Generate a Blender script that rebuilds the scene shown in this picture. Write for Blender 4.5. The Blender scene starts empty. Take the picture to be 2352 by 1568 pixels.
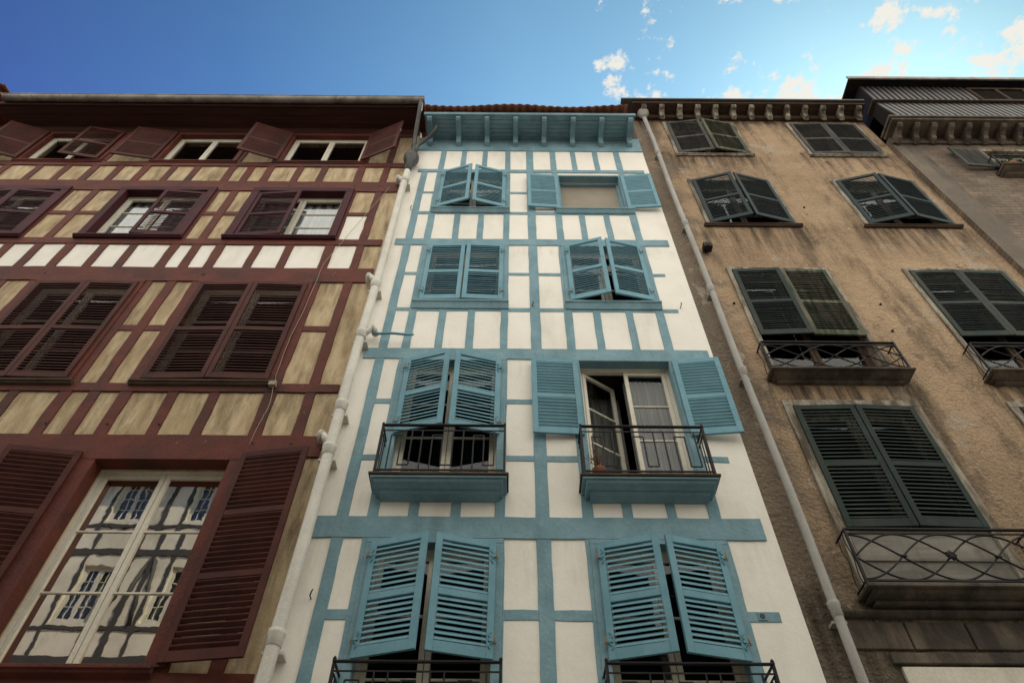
import bpy, bmesh, math, random
from mathutils import Vector, Matrix
random.seed(11)
scene = bpy.context.scene
WL = {}

# ------------------------------------------------------------ mesh builder
class MB:
    def __init__(s):
        s.v = []; s.f = []; s.m = []; s.s = []
    def face(s, idx, m=0, sm=False):
        s.f.append(tuple(idx)); s.m.append(m); s.s.append(sm)
    def quad(s, pts, m=0):
        b = len(s.v); s.v += [tuple(p) for p in pts]
        s.face(range(b, b+len(pts)), m)
    def box(s, x0, x1, y0, y1, z0, z1, m=0):
        b = len(s.v)
        s.v += [(x0,y0,z0),(x1,y0,z0),(x1,y1,z0),(x0,y1,z0),(x0,y0,z1),(x1,y0,z1),(x1,y1,z1),(x0,y1,z1)]
        for f in ((0,3,2,1),(4,5,6,7),(0,1,5,4),(1,2,6,5),(2,3,7,6),(3,0,4,7)):
            s.face([b+i for i in f], m)
    def prism(s, prof, x0, x1, m=0):
        b = len(s.v); n = len(prof)
        s.v += [(x0,p[0],p[1]) for p in prof] + [(x1,p[0],p[1]) for p in prof]
        for i in range(n):
            j = (i+1) % n
            s.face([b+i, b+j, b+n+j, b+n+i], m)
        s.face([b+i for i in range(n)][::-1], m)
        s.face([b+n+i for i in range(n)], m)
    def tube(s, pts, r, n=8, m=0):
        pts = [Vector(p) for p in pts]
        rs = r if isinstance(r, (list, tuple)) else [r]*len(pts)
        b = len(s.v); k = len(pts)
        prev = None
        for i, p in enumerate(pts):
            t = (pts[min(i+1,k-1)] - pts[max(i-1,0)])
            if t.length < 1e-9: t = Vector((0,0,1))
            t.normalize()
            up = prev if prev is not None else (Vector((0,1,0)) if abs(t.y) < .9 else Vector((1,0,0)))
            a = up - t*up.dot(t)
            if a.length < 1e-6: a = t.orthogonal()
            a.normalize(); prev = a
            c = t.cross(a)
            for q in range(n):
                w = 2*math.pi*q/n
                s.v.append(tuple(p + (a*math.cos(w)+c*math.sin(w))*rs[i]))
        for i in range(k-1):
            for q in range(n):
                q2 = (q+1) % n
                s.face([b+i*n+q, b+i*n+q2, b+(i+1)*n+q2, b+(i+1)*n+q], m, True)
        s.face([b+q for q in range(n)][::-1], m)
        s.face([b+(k-1)*n+q for q in range(n)], m)
    def strip(s, a0, a1, c, w, proud, vert, m=0, jit=.006, ch=.005, y=0.0):
        n = max(1, int(abs(a1-a0)/.22))
        b = len(s.v)
        dr0 = random.uniform(-jit, jit); dr1 = random.uniform(-jit, jit)
        for i in range(n+1):
            a = a0 + (a1-a0)*i/n
            dr = dr0 + (dr1-dr0)*i/n
            e0 = c - w/2 + random.uniform(-jit, jit)*.8 + dr
            e1 = c + w/2 + random.uniform(-jit, jit)*.8 + dr
            row = [(e0-ch, y+.003), (e0, y-proud), (e1, y-proud), (e1+ch, y+.003)]
            for (e, yy) in row:
                s.v.append((e, yy, a) if vert else (a, yy, e))
        for i in range(n):
            for q in range(3):
                s.face([b+i*4+q, b+i*4+q+1, b+(i+1)*4+q+1, b+(i+1)*4+q], m)
        s.face([b, b+1, b+2, b+3], m); s.face([b+n*4+q for q in (3,2,1,0)], m)
    def mesh(s, name, mats):
        me = bpy.data.meshes.new(name)
        me.from_pydata(s.v, [], s.f)
        for mt in mats: me.materials.append(mt)
        me.polygons.foreach_set('material_index', s.m)
        me.polygons.foreach_set('use_smooth', s.s)
        bm = bmesh.new(); bm.from_mesh(me)
        bmesh.ops.recalc_face_normals(bm, faces=bm.faces)
        bm.to_mesh(me); bm.free(); me.update()
        return me

def place(name, me, parent, loc, rz=0.0, bev=0.0, label=None):
    o = bpy.data.objects.new(name, me)
    scene.collection.objects.link(o)
    base = WL.get(parent.name, Vector((0,0,0))) if parent else Vector((0,0,0))
    o.location = Vector(loc) - base
    o.rotation_euler = (0, 0, rz)
    if parent: o.parent = parent
    WL[o.name] = Vector(loc)
    if bev > 0:
        b = o.modifiers.new('bevel', 'BEVEL'); b.width = bev; b.segments = 1; b.limit_method = 'ANGLE'
    if label: o['label'] = label
    return o

def root(name, loc, label, category, group=None):
    e = bpy.data.objects.new(name, None)
    scene.collection.objects.link(e)
    e.location = loc; e.empty_display_size = 1
    WL[e.name] = Vector(loc)
    e['label'] = label; e['category'] = category
    if group: e['group'] = group
    return e

# ------------------------------------------------------------ materials
def new_mat(name):
    m = bpy.data.materials.new(name); m.use_nodes = True
    nt = m.node_tree; nt.nodes.clear()
    return m, nt
def N(nt, t, **kw):
    n = nt.nodes.new(t)
    for k, v in kw.items(): setattr(n, k, v)
    return n
def noise(nt, vec, scale, detail=5, rough=.6):
    n = N(nt, 'ShaderNodeTexNoise'); n.inputs['Scale'].default_value = scale
    n.inputs['Detail'].default_value = detail; n.inputs['Roughness'].default_value = rough
    nt.links.new(vec, n.inputs['Vector']); return n.outputs['Fac']
def mapping(nt, vec, sc, loc=(0,0,0)):
    n = N(nt, 'ShaderNodeMapping'); n.inputs['Scale'].default_value = sc; n.inputs['Location'].default_value = loc
    nt.links.new(vec, n.inputs['Vector']); return n.outputs['Vector']
def ramp(nt, fac, a, b, lo=0.0, hi=1.0, smooth=True):
    n = N(nt, 'ShaderNodeMapRange'); n.interpolation_type = 'SMOOTHSTEP' if smooth else 'LINEAR'
    n.inputs['From Min'].default_value = a; n.inputs['From Max'].default_value = b
    n.inputs['To Min'].default_value = lo; n.inputs['To Max'].default_value = hi
    nt.links.new(fac, n.inputs['Value']); return n.outputs['Result']
def mixc(nt, fac, a, b, mode='MIX'):
    n = N(nt, 'ShaderNodeMix'); n.data_type = 'RGBA'; n.blend_type = mode
    if isinstance(fac, (int, float)): n.inputs[0].default_value = fac
    else: nt.links.new(fac, n.inputs[0])
    for s, i in ((a, 6), (b, 7)):
        if isinstance(s, (tuple, list)): n.inputs[i].default_value = s
        else: nt.links.new(s, n.inputs[i])
    return n.outputs[2]
def math_(nt, op, a, b=None):
    n = N(nt, 'ShaderNodeMath'); n.operation = op
    for s, i in ((a, 0), (b, 1)):
        if s is None: continue
        if isinstance(s, (int, float)): n.inputs[i].default_value = s
        else: nt.links.new(s, n.inputs[i])
    return n.outputs[0]

def pmat(name, col, col2=None, rough=.6, stretch=(1,1,1), nscale=2.5, bump=.15, bscale=60, bdist=.004,
         dirt=None, damt=.5, dstretch=(1.6,1.6,.4), dscale=1.3, dlo=.5, dhi=.72, metal=0.0, speck=.12, spec=.3,
         xgrad=None, bstretch=(1,1,1), streaks=None, scol=None, samt=.7, patch=None, chips=None, xwin=None):
    m, nt = new_mat(name)
    geo = N(nt, 'ShaderNodeNewGeometry'); pos = geo.outputs['Position']
    sp = N(nt, 'ShaderNodeSeparateXYZ'); nt.links.new(pos, sp.inputs[0])
    col2 = col2 or tuple([c*.8 for c in col[:3]])+(1,)
    f = ramp(nt, noise(nt, mapping(nt, pos, stretch), nscale, 6), .35, .65)
    c = mixc(nt, f, col, col2)
    if dirt:
        d = ramp(nt, noise(nt, mapping(nt, pos, dstretch, (3,5,7)), dscale, 9, .68), dlo, dhi, 0, damt)
        c = mixc(nt, d, c, dirt)
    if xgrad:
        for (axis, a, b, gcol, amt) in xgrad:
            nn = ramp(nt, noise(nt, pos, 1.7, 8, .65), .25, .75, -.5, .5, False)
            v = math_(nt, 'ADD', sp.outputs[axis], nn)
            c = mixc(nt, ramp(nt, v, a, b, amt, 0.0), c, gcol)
    if patch:
        for q, (pc, ps, pt, pa, off) in enumerate(patch):
            pn = ramp(nt, noise(nt, mapping(nt, pos, (1,1,.7), off), ps, 10, .64), pt, pt+.025, 0, pa)
            c = mixc(nt, pn, c, pc)
    if streaks:
        sn = ramp(nt, noise(nt, mapping(nt, pos, (5,5,.35)), 1.5, 7, .65), .36, .66)
        wob = ramp(nt, noise(nt, mapping(nt, pos, (2,2,1)), 1.6, 7, .65), .25, .75, -.45, .45, False)
        zw = math_(nt, 'ADD', sp.outputs[2], wob)
        xm = None
        if xwin:
            for (xc, hw) in xwin:
                a = math_(nt, 'ABSOLUTE', math_(nt, 'SUBTRACT', sp.outputs[0], xc))
                k = ramp(nt, math_(nt, 'ADD', a, math_(nt, 'MULTIPLY', wob, .5)), hw-.15, hw+.3, 1, .12)
                xm = k if xm is None else math_(nt, 'MAXIMUM', xm, k)
        acc = None
        for st_ in streaks:
            zs, ln = st_[0], st_[1]
            top = ramp(nt, zw, zs-.05, zs+.25, 1, 0)
            g = ramp(nt, zw, zs-ln, zs, 0, 1, True)
            k = math_(nt, 'MULTIPLY', top, g)
            if len(st_) > 2 and xm is not None: k = math_(nt, 'MULTIPLY', k, xm)
            acc = k if acc is None else math_(nt, 'MAXIMUM', acc, k)
        c = mixc(nt, math_(nt, 'MULTIPLY', math_(nt, 'MULTIPLY', acc, sn), samt), c, scol)
    if chips:
        cn = ramp(nt, noise(nt, mapping(nt, pos, (1,1,.6), (1,8,3)), 14, 7, .7), chips[1], chips[1]+.02)
        c = mixc(nt, cn, c, chips[0])
    if speck:
        sfac = ramp(nt, noise(nt, pos, 45, 3), .3, .7, 1-speck, 1+speck*.5, False)
        cc = N(nt, 'ShaderNodeCombineColor')
        for i in range(3): nt.links.new(sfac, cc.inputs[i])
        c = mixc(nt, 1.0, c, cc.outputs[0], 'MULTIPLY')
    bs = N(nt, 'ShaderNodeBsdfPrincipled')
    nt.links.new(c, bs.inputs['Base Color'])
    bs.inputs['Roughness'].default_value = rough
    bs.inputs['Metallic'].default_value = metal
    bs.inputs['Specular IOR Level'].default_value = spec
    if bump:
        bn = N(nt, 'ShaderNodeBump'); bn.inputs['Strength'].default_value = bump; bn.inputs['Distance'].default_value = bdist*5
        h = noise(nt, mapping(nt, pos, bstretch), bscale, 6, .6)
        h2 = noise(nt, pos, 3.0, 3)
        hh = math_(nt, 'ADD', h, math_(nt, 'MULTIPLY', h2, 1.5))
        nt.links.new(hh, bn.inputs['Height']); nt.links.new(bn.outputs[0], bs.inputs['Normal'])
    out = N(nt, 'ShaderNodeOutputMaterial'); nt.links.new(bs.outputs[0], out.inputs[0])
    return m

M = {}
M['white'] = pmat('white_plaster', (.84,.81,.735,1), (.78,.75,.675,1), .8, nscale=1.2, bump=.16, bscale=12, dirt=(.54,.50,.42,1), damt=.4, speck=.04,
                  streaks=[(5.7,.5),(8.6,.4),(11.5,.4),(15.5,.3)], scol=(.54,.50,.42,1), samt=.4)
M['blue'] = pmat('blue_painted_timber', (.215,.345,.395,1), (.165,.285,.335,1), .7, nscale=3, bump=.35, bscale=24, dirt=(.12,.19,.22,1), damt=.65, dlo=.46, dhi=.75, speck=.10, spec=.15, chips=((.38,.42,.42,1), .71))
M['blueshut'] = pmat('blue_shutter_paint', (.160,.32,.390,1), (.130,.28,.345,1), .6, nscale=4, bump=.12, bscale=50, dirt=(.11,.20,.235,1), damt=.5, speck=.06, spec=.2, chips=((.30,.36,.36,1), .70))
M['red'] = pmat('oxblood_painted_timber', (.130,.032,.021,1), (.092,.024,.017,1), .65, nscale=2.2, bump=.4, bscale=35, dirt=(.048,.022,.018,1), damt=.8, dlo=.45, dhi=.68, dstretch=(1,1,1), speck=.15, spec=.2, chips=((.28,.20,.14,1), .68))
M['redshut'] = pmat('oxblood_shutter_paint', (.082,.026,.020,1), (.055,.019,.016,1), .6, nscale=3, bump=.15, bscale=45, dirt=(.035,.017,.014,1), damt=.6, speck=.1, spec=.12)
M['plum'] = pmat('plum_window_paint', (.066,.016,.022,1), (.046,.013,.018,1), .6, nscale=3, bump=.15, bscale=45, spec=.12)
M['beige'] = pmat('weathered_beige_render', (.55,.435,.275,1), (.38,.285,.165,1), .85, stretch=(3.2,1,.9), nscale=1.6, bump=.4, bscale=30, dirt=(.17,.12,.068,1), damt=.85, dstretch=(5,1,.9), dscale=1.2, dlo=.45, dhi=.70, speck=.12,
                  streaks=[(8.05,.5),(14.7,.3),(10.4,.9)], scol=(.15,.11,.065,1), samt=.6)
M['tan'] = pmat('rough_ochre_stucco', (.47,.34,.22,1), (.37,.262,.17,1), .95, nscale=.6, bump=1.0, bscale=19, bdist=.011, dirt=(.15,.112,.078,1), damt=.8, dstretch=(2.4,1,.55), dscale=.9, dlo=.47, dhi=.66, speck=.32, spec=.1,
                streaks=[(17.35,1.1),(15.25,1.0,1),(12.25,1.4,1),(8.05,1.8,1),(5.0,1.5)], scol=(.055,.043,.033,1), samt=.95,
                patch=[((.44,.38,.30,1), 1.1, .595, .6, (9,2,4)), ((.20,.15,.11,1), 1.6, .61, .7, (2,7,1)), ((.46,.41,.33,1), 3.2, .645, .7, (5,5,5))],
                xwin=[(4.17,.95),(7.0,.95)],
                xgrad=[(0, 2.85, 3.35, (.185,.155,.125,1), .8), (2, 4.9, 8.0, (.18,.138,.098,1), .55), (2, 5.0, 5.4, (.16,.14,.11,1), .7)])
M['stone'] = pmat('grey_stone_trim', (.16,.13,.098,1), (.10,.084,.066,1), .9, nscale=3, bump=.5, bscale=26, dirt=(.04,.033,.027,1), damt=.9, dlo=.42, dhi=.64)
M['greywall'] = pmat('grey_plaster', (.19,.155,.12,1), (.13,.11,.088,1), .9, nscale=1, bump=.4, bscale=24, dirt=(.065,.054,.044,1), damt=.85, streaks=[(15.9,2)], scol=(.05,.042,.034,1))
M['green'] = pmat('dark_green_shutter_paint', (.020,.034,.028,1), (.014,.023,.021,1), .6, nscale=4, bump=.15, bscale=50, dirt=(.06,.057,.046,1), damt=.6, dlo=.47, spec=.15)
M['teal'] = pmat('dark_teal_shutter_paint', (.014,.030,.032,1), (.011,.023,.026,1), .55, nscale=4, bump=.12, bscale=50, spec=.15)
M['oldgreen'] = pmat('peeling_green_shutter_paint', (.035,.055,.038,1), (.15,.135,.10,1), .8, stretch=(8,8,.8), nscale=2, bump=.3, bscale=50, dirt=(.03,.04,.03,1), damt=.6, spec=.1)
M['oldgrey'] = pmat('weathered_grey_shutter_paint', (.055,.06,.063,1), (.10,.092,.08,1), .8, stretch=(6,6,.8), nscale=2, bump=.3, bscale=50, dirt=(.022,.024,.024,1), damt=.6, spec=.1)
M['oldframe'] = pmat('peeling_pale_window_trim', (.36,.33,.27,1), (.18,.15,.115,1), .85, stretch=(6,6,1), nscale=2.5, bump=.5, bscale=40, dirt=(.07,.054,.04,1), damt=.85, dlo=.46, dhi=.62, dscale=3, spec=.1)
M['cream'] = pmat('cream_window_paint', (.68,.64,.54,1), (.60,.56,.46,1), .5, nscale=3, bump=.1, bscale=40, dirt=(.36,.32,.25,1), damt=.35)
M['iron'] = pmat('black_wrought_iron', (.010,.010,.012,1), (.016,.013,.012,1), .6, nscale=6, bump=.1, spec=.25)
M['pipe'] = pmat('off_white_drainpipe', (.66,.64,.57,1), (.56,.54,.48,1), .4, nscale=2, bump=.05, dirt=(.40,.25,.11,1), damt=.6, dlo=.54, dhi=.74, dstretch=(3,3,.35), dscale=1.5)
M['greypipe'] = pmat('grey_drainpipe', (.36,.35,.32,1), (.30,.29,.265,1), .5, nscale=2, bump=.05, dirt=(.16,.13,.10,1), damt=.5)
M['zinc'] = pmat('aged_zinc', (.31,.285,.255,1), (.19,.175,.155,1), .5, nscale=3, bump=.1, metal=.25, dirt=(.09,.07,.05,1), damt=.8, dstretch=(1.5,1,1))
M['darkzinc'] = pmat('dark_zinc', (.09,.09,.09,1), (.06,.06,.06,1), .5, nscale=3, bump=.1, metal=.3)
M['rib'] = pmat('ribbed_dark_metal', (.050,.044,.045,1), (.026,.022,.022,1), .42, stretch=(4,4,.6), nscale=2, bump=.06, dirt=(.03,.02,.016,1), damt=.85, spec=.3)
M['ribdark'] = pmat('dark_metal_recess', (.018,.016,.016,1), None, .7, spec=.1)
M['tile'] = pmat('terracotta_roof_tile', (.22,.08,.04,1), (.12,.045,.028,1), .85, nscale=5, bump=.4, bscale=40, dirt=(.06,.04,.03,1), damt=.7)
M['oldwood'] = pmat('weathered_brown_wood', (.09,.062,.045,1), (.06,.042,.031,1), .85, stretch=(1,6,6), nscale=3, bump=.4, bscale=40, dirt=(.03,.022,.017,1), damt=.7, spec=.1)
M['soffitred'] = pmat('brown_soffit_boards', (.065,.026,.018,1), (.042,.018,.014,1), .75, stretch=(.4,6,2), nscale=3, bump=.3, bscale=35, spec=.15)
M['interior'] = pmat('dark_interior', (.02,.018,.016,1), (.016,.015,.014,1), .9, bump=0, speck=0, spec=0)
M['curtain'] = pmat('sheer_curtain', (.60,.61,.62,1), (.42,.44,.48,1), .9, stretch=(14,14,.3), nscale=1.4, bump=.3, bscale=8)
M['greycurt'] = pmat('grey_net_curtain', (.26,.255,.245,1), (.15,.15,.15,1), .9, stretch=(14,14,.3), nscale=1.4, bump=.3, bscale=8)
M['blind'] = pmat('beige_roller_blind', (.32,.285,.225,1), (.27,.24,.19,1), .9, nscale=1, bump=.05)
M['board'] = pmat('whitish_board', (.27,.25,.215,1), (.18,.168,.145,1), .8, stretch=(.6,2,4), nscale=2, bump=.2, dirt=(.08,.07,.06,1), damt=.8)
M['brass'] = pmat('rusty_brass', (.26,.17,.07,1), None, .5, metal=.4)
M['leaf'] = pmat('green_leaves', (.05,.10,.025,1), (.09,.13,.04,1), .6, bump=0)
M['dry'] = pmat('dried_stems', (.22,.09,.04,1), None, .8, bump=0)
M['pot'] = pmat('terracotta_pot', (.30,.11,.06,1), None, .8)
M['cable'] = pmat('cream_cable', (.36,.30,.21,1), None, .6, bump=0)
M['opwall'] = pmat('pale_plaster', (.80,.73,.60,1), (.64,.58,.47,1), .85, nscale=1, dirt=(.40,.35,.27,1), damt=.8)
M['optimber'] = pmat('dark_grey_timber', (.075,.066,.06,1), None, .7)
M['paving'] = pmat('stone_paving', (.26,.24,.21,1), (.20,.185,.165,1), .8, nscale=1)
M['kerb'] = pmat('kerb_stone', (.30,.28,.25,1), None, .8)

def brick_mat():
    m, nt = new_mat('painted_brick')
    geo = N(nt, 'ShaderNodeNewGeometry'); sp = N(nt, 'ShaderNodeSeparateXYZ'); nt.links.new(geo.outputs['Position'], sp.inputs[0])
    cb = N(nt, 'ShaderNodeCombineXYZ'); nt.links.new(sp.outputs[0], cb.inputs[0]); nt.links.new(sp.outputs[2], cb.inputs[1])
    b = N(nt, 'ShaderNodeTexBrick'); nt.links.new(cb.outputs[0], b.inputs['Vector'])
    b.inputs['Scale'].default_value = 1; b.inputs['Brick Width'].default_value = .28; b.inputs['Row Height'].default_value = .10
    b.inputs['Mortar Size'].default_value = .009
    b.inputs['Color1'].default_value = (.23,.168,.115,1); b.inputs['Color2'].default_value = (.15,.112,.08,1); b.inputs['Mortar'].default_value = (.085,.065,.05,1)
    d = ramp(nt, noise(nt, geo.outputs['Position'], 1.4, 8), .40, .64, 0, .75)
    c = mixc(nt, d, b.outputs['Color'], (.075,.055,.04,1))
    bs = N(nt, 'ShaderNodeBsdfPrincipled'); nt.links.new(c, bs.inputs['Base Color']); bs.inputs['Roughness'].default_value = .9
    bn = N(nt, 'ShaderNodeBump'); bn.inputs['Strength'].default_value = .7; bn.inputs['Distance'].default_value = .012; bn.invert = True
    nt.links.new(b.outputs['Fac'], bn.inputs['Height']); nt.links.new(bn.outputs[0], bs.inputs['Normal'])
    out = N(nt, 'ShaderNodeOutputMaterial'); nt.links.new(bs.outputs[0], out.inputs[0]); return m
M['brick'] = brick_mat()

def glass_mat(name, refl, tint, bst, gcol):
    m, nt = new_mat(name)
    geo = N(nt, 'ShaderNodeNewGeometry')
    bn = N(nt, 'ShaderNodeBump'); bn.inputs['Strength'].default_value = bst; bn.inputs['Distance'].default_value = .01
    nt.links.new(noise(nt, geo.outputs['Position'], 3.4, 2.5, .45), bn.inputs['Height'])
    g = N(nt, 'ShaderNodeBsdfGlossy'); g.inputs['Roughness'].default_value = .01; g.inputs['Color'].default_value = gcol
    nt.links.new(bn.outputs[0], g.inputs['Normal'])
    t = N(nt, 'ShaderNodeBsdfTransparent'); t.inputs['Color'].default_value = tint
    lw = N(nt, 'ShaderNodeLayerWeight'); lw.inputs['Blend'].default_value = .5
    f = math_(nt, 'ADD', math_(nt, 'MULTIPLY', math_(nt, 'POWER', lw.outputs['Facing'], 4.0), .7), refl)
    mx = N(nt, 'ShaderNodeMixShader'); nt.links.new(f, mx.inputs[0]); nt.links.new(t.outputs[0], mx.inputs[1]); nt.links.new(g.outputs[0], mx.inputs[2])
    out = N(nt, 'ShaderNodeOutputMaterial'); nt.links.new(mx.outputs[0], out.inputs[0]); return m
M['glass'] = glass_mat('window_glass', .05, (.8,.83,.82,1), .03, (.9,.92,.92,1))
M['skyglass'] = glass_mat('bright_window_glass', .16, (.8,.83,.82,1), .05, (.9,.92,.92,1))
M['oldglass'] = glass_mat('wavy_old_glass', .80, (.6,.62,.6,1), .062, (.97,.91,.80,1))

# ------------------------------------------------------------ building pieces
def wall(house, x0, x1, y, z1, ops, mats, matfun=None, xcuts=(), zcuts=(), depth=8.0, z0=0.0, name='wall', label=None):
    mb = MB()
    xs = sorted(set([x0, x1] + [c for o in ops for c in o[:2]] + list(xcuts)))
    zs = sorted(set([z0, z1] + [c for o in ops for c in o[2:4]] + list(zcuts)))
    for i in range(len(xs)-1):
        for j in range(len(zs)-1):
            cx = (xs[i]+xs[i+1])/2; cz = (zs[j]+zs[j+1])/2
            if any(o[0] < cx < o[1] and o[2] < cz < o[3] for o in ops): continue
            mb.quad([(xs[i],y,zs[j]),(xs[i+1],y,zs[j]),(xs[i+1],y,zs[j+1]),(xs[i],y,zs[j+1])], matfun(cx, cz) if matfun else 0)
    k = len(mats)
    for (a,b,c,d) in [o[:4] for o in ops]:
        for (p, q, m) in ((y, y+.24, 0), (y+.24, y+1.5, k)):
            mb.quad([(a,p,c),(a,q,c),(a,q,d),(a,p,d)], m)
            mb.quad([(b,p,c),(b,p,d),(b,q,d),(b,q,c)], m)
            mb.quad([(a,p,c),(b,p,c),(b,q,c),(a,q,c)], m)
            mb.quad([(a,p,d),(a,q,d),(b,q,d),(b,p,d)], m)
        mb.quad([(a,y+1.5,c),(b,y+1.5,c),(b,y+1.5,d),(a,y+1.5,d)], k)
    Y = y+depth
    mb.quad([(x0,y,z0),(x0,y,z1),(x0,Y,z1),(x0,Y,z0)]); mb.quad([(x1,y,z0),(x1,Y,z0),(x1,Y,z1),(x1,y,z1)])
    mb.quad([(x0,Y,z0),(x0,Y,z1),(x1,Y,z1),(x1,Y,z0)]); mb.quad([(x0,y,z1),(x1,y,z1),(x1,Y,z1),(x0,Y,z1)])
    base = WL[house.name]
    mb.v = [(p[0]-base.x, p[1]-base.y, p[2]-base.z) for p in mb.v]
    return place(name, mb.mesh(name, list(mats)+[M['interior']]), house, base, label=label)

def part(name, mb, mats, parent, bev=0.0, label=None):
    """mesh given in world coordinates; its origin is moved to its own centre-bottom"""
    xs = [p[0] for p in mb.v]; ys = [p[1] for p in mb.v]; zs = [p[2] for p in mb.v]
    o = Vector(((min(xs)+max(xs))/2, max(ys), min(zs)))
    mb.v = [(p[0]-o.x, p[1]-o.y, p[2]-o.z) for p in mb.v]
    return place(name, mb.mesh(name, mats), parent, o, bev=bev, label=label)

cache = {}
def shutter_mesh(w, h, d, mat, pitch, sections, iron, tilt=.030):
    key = (round(w,2), round(h,2), d, mat, pitch, sections, iron)
    if key in cache: return cache[key]
    mb = MB(); t = .017; st = .072
    def bx(a, b, y0, y1, c, e, m=0):
        mb.box(min(a*d,b*d), max(a*d,b*d), y0, y1, c, e, m)
    g = .004
    bx(g, st, -t, t, 0, h); bx(w-st, w-g, -t, t, 0, h)
    rb, rt, rm = .10, .075, .07
    bx(st, w-st, -t+.002, t-.002, 0, rb); bx(st, w-st, -t+.002, t-.002, h-rt, h)
    inner = h-rb-rt-rm*(sections-1)
    fr = {1:[1.0], 2:[.46,.54], 3:[.33,.32,.35]}[sections]
    z = rb
    for i in range(sections):
        sh = inner*fr[i]
        n = int(sh/pitch); p = sh/n
        for j in range(n):
            zc = z + p*(j+.5)
            b = len(mb.v); hy = t-.003; th = .0070
            x0, x1 = st*d, (w-st)*d
            jt = random.uniform(-.0035, .0035); jr = random.uniform(-.003, .003)
            if random.random() < .03: jr *= 4; jt -= .006
            for x in (x0, x1):
                q = jr if x == x1 else 0
                mb.v += [(x,-hy,zc-tilt*.6-th+jt+q),(x,-hy,zc-tilt*.6+th+jt+q),(x,hy,zc+tilt*.6+th),(x,hy,zc+tilt*.6-th)]
            for f in ((0,1,2,3),(4,7,6,5),(0,4,5,1),(1,5,6,2),(2,6,7,3),(3,7,4,0)):
                mb.face([b+q for q in f])
        z += sh
        if i < sections-1:
            bx(st, w-st, -t+.002, t-.002, z, z+rm); z += rm
    if iron:
        for zz, sg in ((h*.14, 1), (h*.86, -1)):
            pts = []
            for i in range(19):
                u = i/18.0
                ang = u*math.pi*3.2
                rad = .028*(1-abs(2*u-1)*.55)
                pts.append(((.035+rad*math.sin(ang))*d, -t-.008, zz + sg*(u-.5)*.17))
            mb.tube(pts, .006, 5, 0)
            bx(-.025, .055, -t-.014, -t-.001, zz-.015, zz+.015, 0)
            mb.tube([(-.004*d,-t-.018,zz-.04),(-.004*d,-t-.018,zz+.04)], .009, 6, 1)
    me = mb.mesh('shutter', [M[mat], M['brass']])
    cache[key] = me
    return me

def shutter(win, hx, z0, w, h, d, ang, mat, pitch=.052, sections=2, y=-.05, iron=False, label=None):
    a = math.radians(ang)
    return place('shutter', shutter_mesh(w, h, d, mat, pitch, sections, iron), win, (hx, y, z0), -a*d, bev=.0025, label=label)

def leaf_mesh(w, h, d, mat, glass, munt, vm, kick):
    key = ('leaf', round(w,2), round(h,2), d, mat, glass, munt, vm, kick)
    if key in cache: return cache[key]
    mb = MB()
    def bx(a, b, y0, y1, c, e, m=0):
        mb.box(min(a*d,b*d), max(a*d,b*d), y0, y1, c, e, m)
    st = .055; kb = .075+kick
    bx(.003, st, -.022, .022, 0, h); bx(w-st, w-.003, -.022, .022, 0, h)
    bx(st, w-st, -.02, .02, 0, .075); bx(st, w-st, -.02, .02, h-.055, h)
    if kick:
        bx(st, w-st, -.008, .008, .075, kb-.04); bx(st, w-st, -.02, .02, kb-.04, kb)
    gh = h-.055-kb
    for i in range(1, munt):
        z = kb + gh*i/munt
        bx(st, w-st, -.015, .015, z-.010, z+.010)
    for i in range(1, vm):
        x = st + (w-2*st)*i/vm
        bx(x-.01, x+.01, -.0135, .0135, kb, h-.055)
    for i in range(munt):
        za = kb + gh*i/munt; zb = kb + gh*(i+1)/munt
        s1 = random.uniform(-.002,.002)
        x0, x1 = st*d, (w-st)*d
        mb.quad([(x0,s1,za),(x1,-s1,za),(x1,-s1,zb),(x0,s1,zb)], 1)
    me = mb.mesh('casement', [M[mat], M[glass]]); cache[key] = me; return me

def cloth(win, x0, x1, z0, z1, yb, mat, flat=False):
    mb = MB(); n = 60; rows = 6
    for i in range(n+1):
        x = x0+(x1-x0)*i/n
        for j in range(rows+1):
            yy = yb if flat else yb + .02*math.sin(i*.9+.3*math.sin(j*1.1)) + .01*math.sin(i*2.3)
            mb.v.append((x, yy, z0+(z1-z0)*j/rows))
    for i in range(n):
        for j in range(rows):
            a = i*(rows+1)+j
            mb.face([a, a+rows+1, a+rows+2, a+1], 0, True)
    part('blind' if flat else 'curtain', mb, [M[mat]], win)

def window(house, x0, x1, z0, z1, fm='cream', glass='glass', yr=.15, munt=3, vm=1, open_=(0,0), curtain=None, y=0.0, leaves=(1,1), label=None, kick=0.0):
    w = x1-x0; h = z1-z0; f = .045
    mb = MB()
    mb.box(-.004, f, yr-.035, yr+.035, -.004, h+.004); mb.box(w-f, w+.004, yr-.035, yr+.035, -.004, h+.004)
    mb.box(f, w-f, yr-.033, yr+.033, -.004, f); mb.box(f, w-f, yr-.033, yr+.033, h-f, h+.004)
    win = place('window', mb.mesh('window', [M[fm]]), house, (x0, y, z0), bev=.003, label=label)
    lw = (w-2*f)/2 - .001; lh = h-2*f-.006
    if leaves[0]: place('casement', leaf_mesh(lw, lh, 1, fm, glass, munt, vm, kick), win, (x0+f, y+yr-.006, z0+f+.003), math.radians(open_[0]), bev=.002)
    if leaves[1]: place('casement', leaf_mesh(lw, lh, -1, fm, glass, munt, vm, kick), win, (x1-f, y+yr-.006, z0+f+.003), -math.radians(open_[1]), bev=.002)
    if curtain: cloth(win, x0+.02, x1-.02, z0+.03, z1-.03, y+yr+(.02 if curtain == 'blind' else .10), curtain, curtain == 'blind')
    return win

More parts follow.
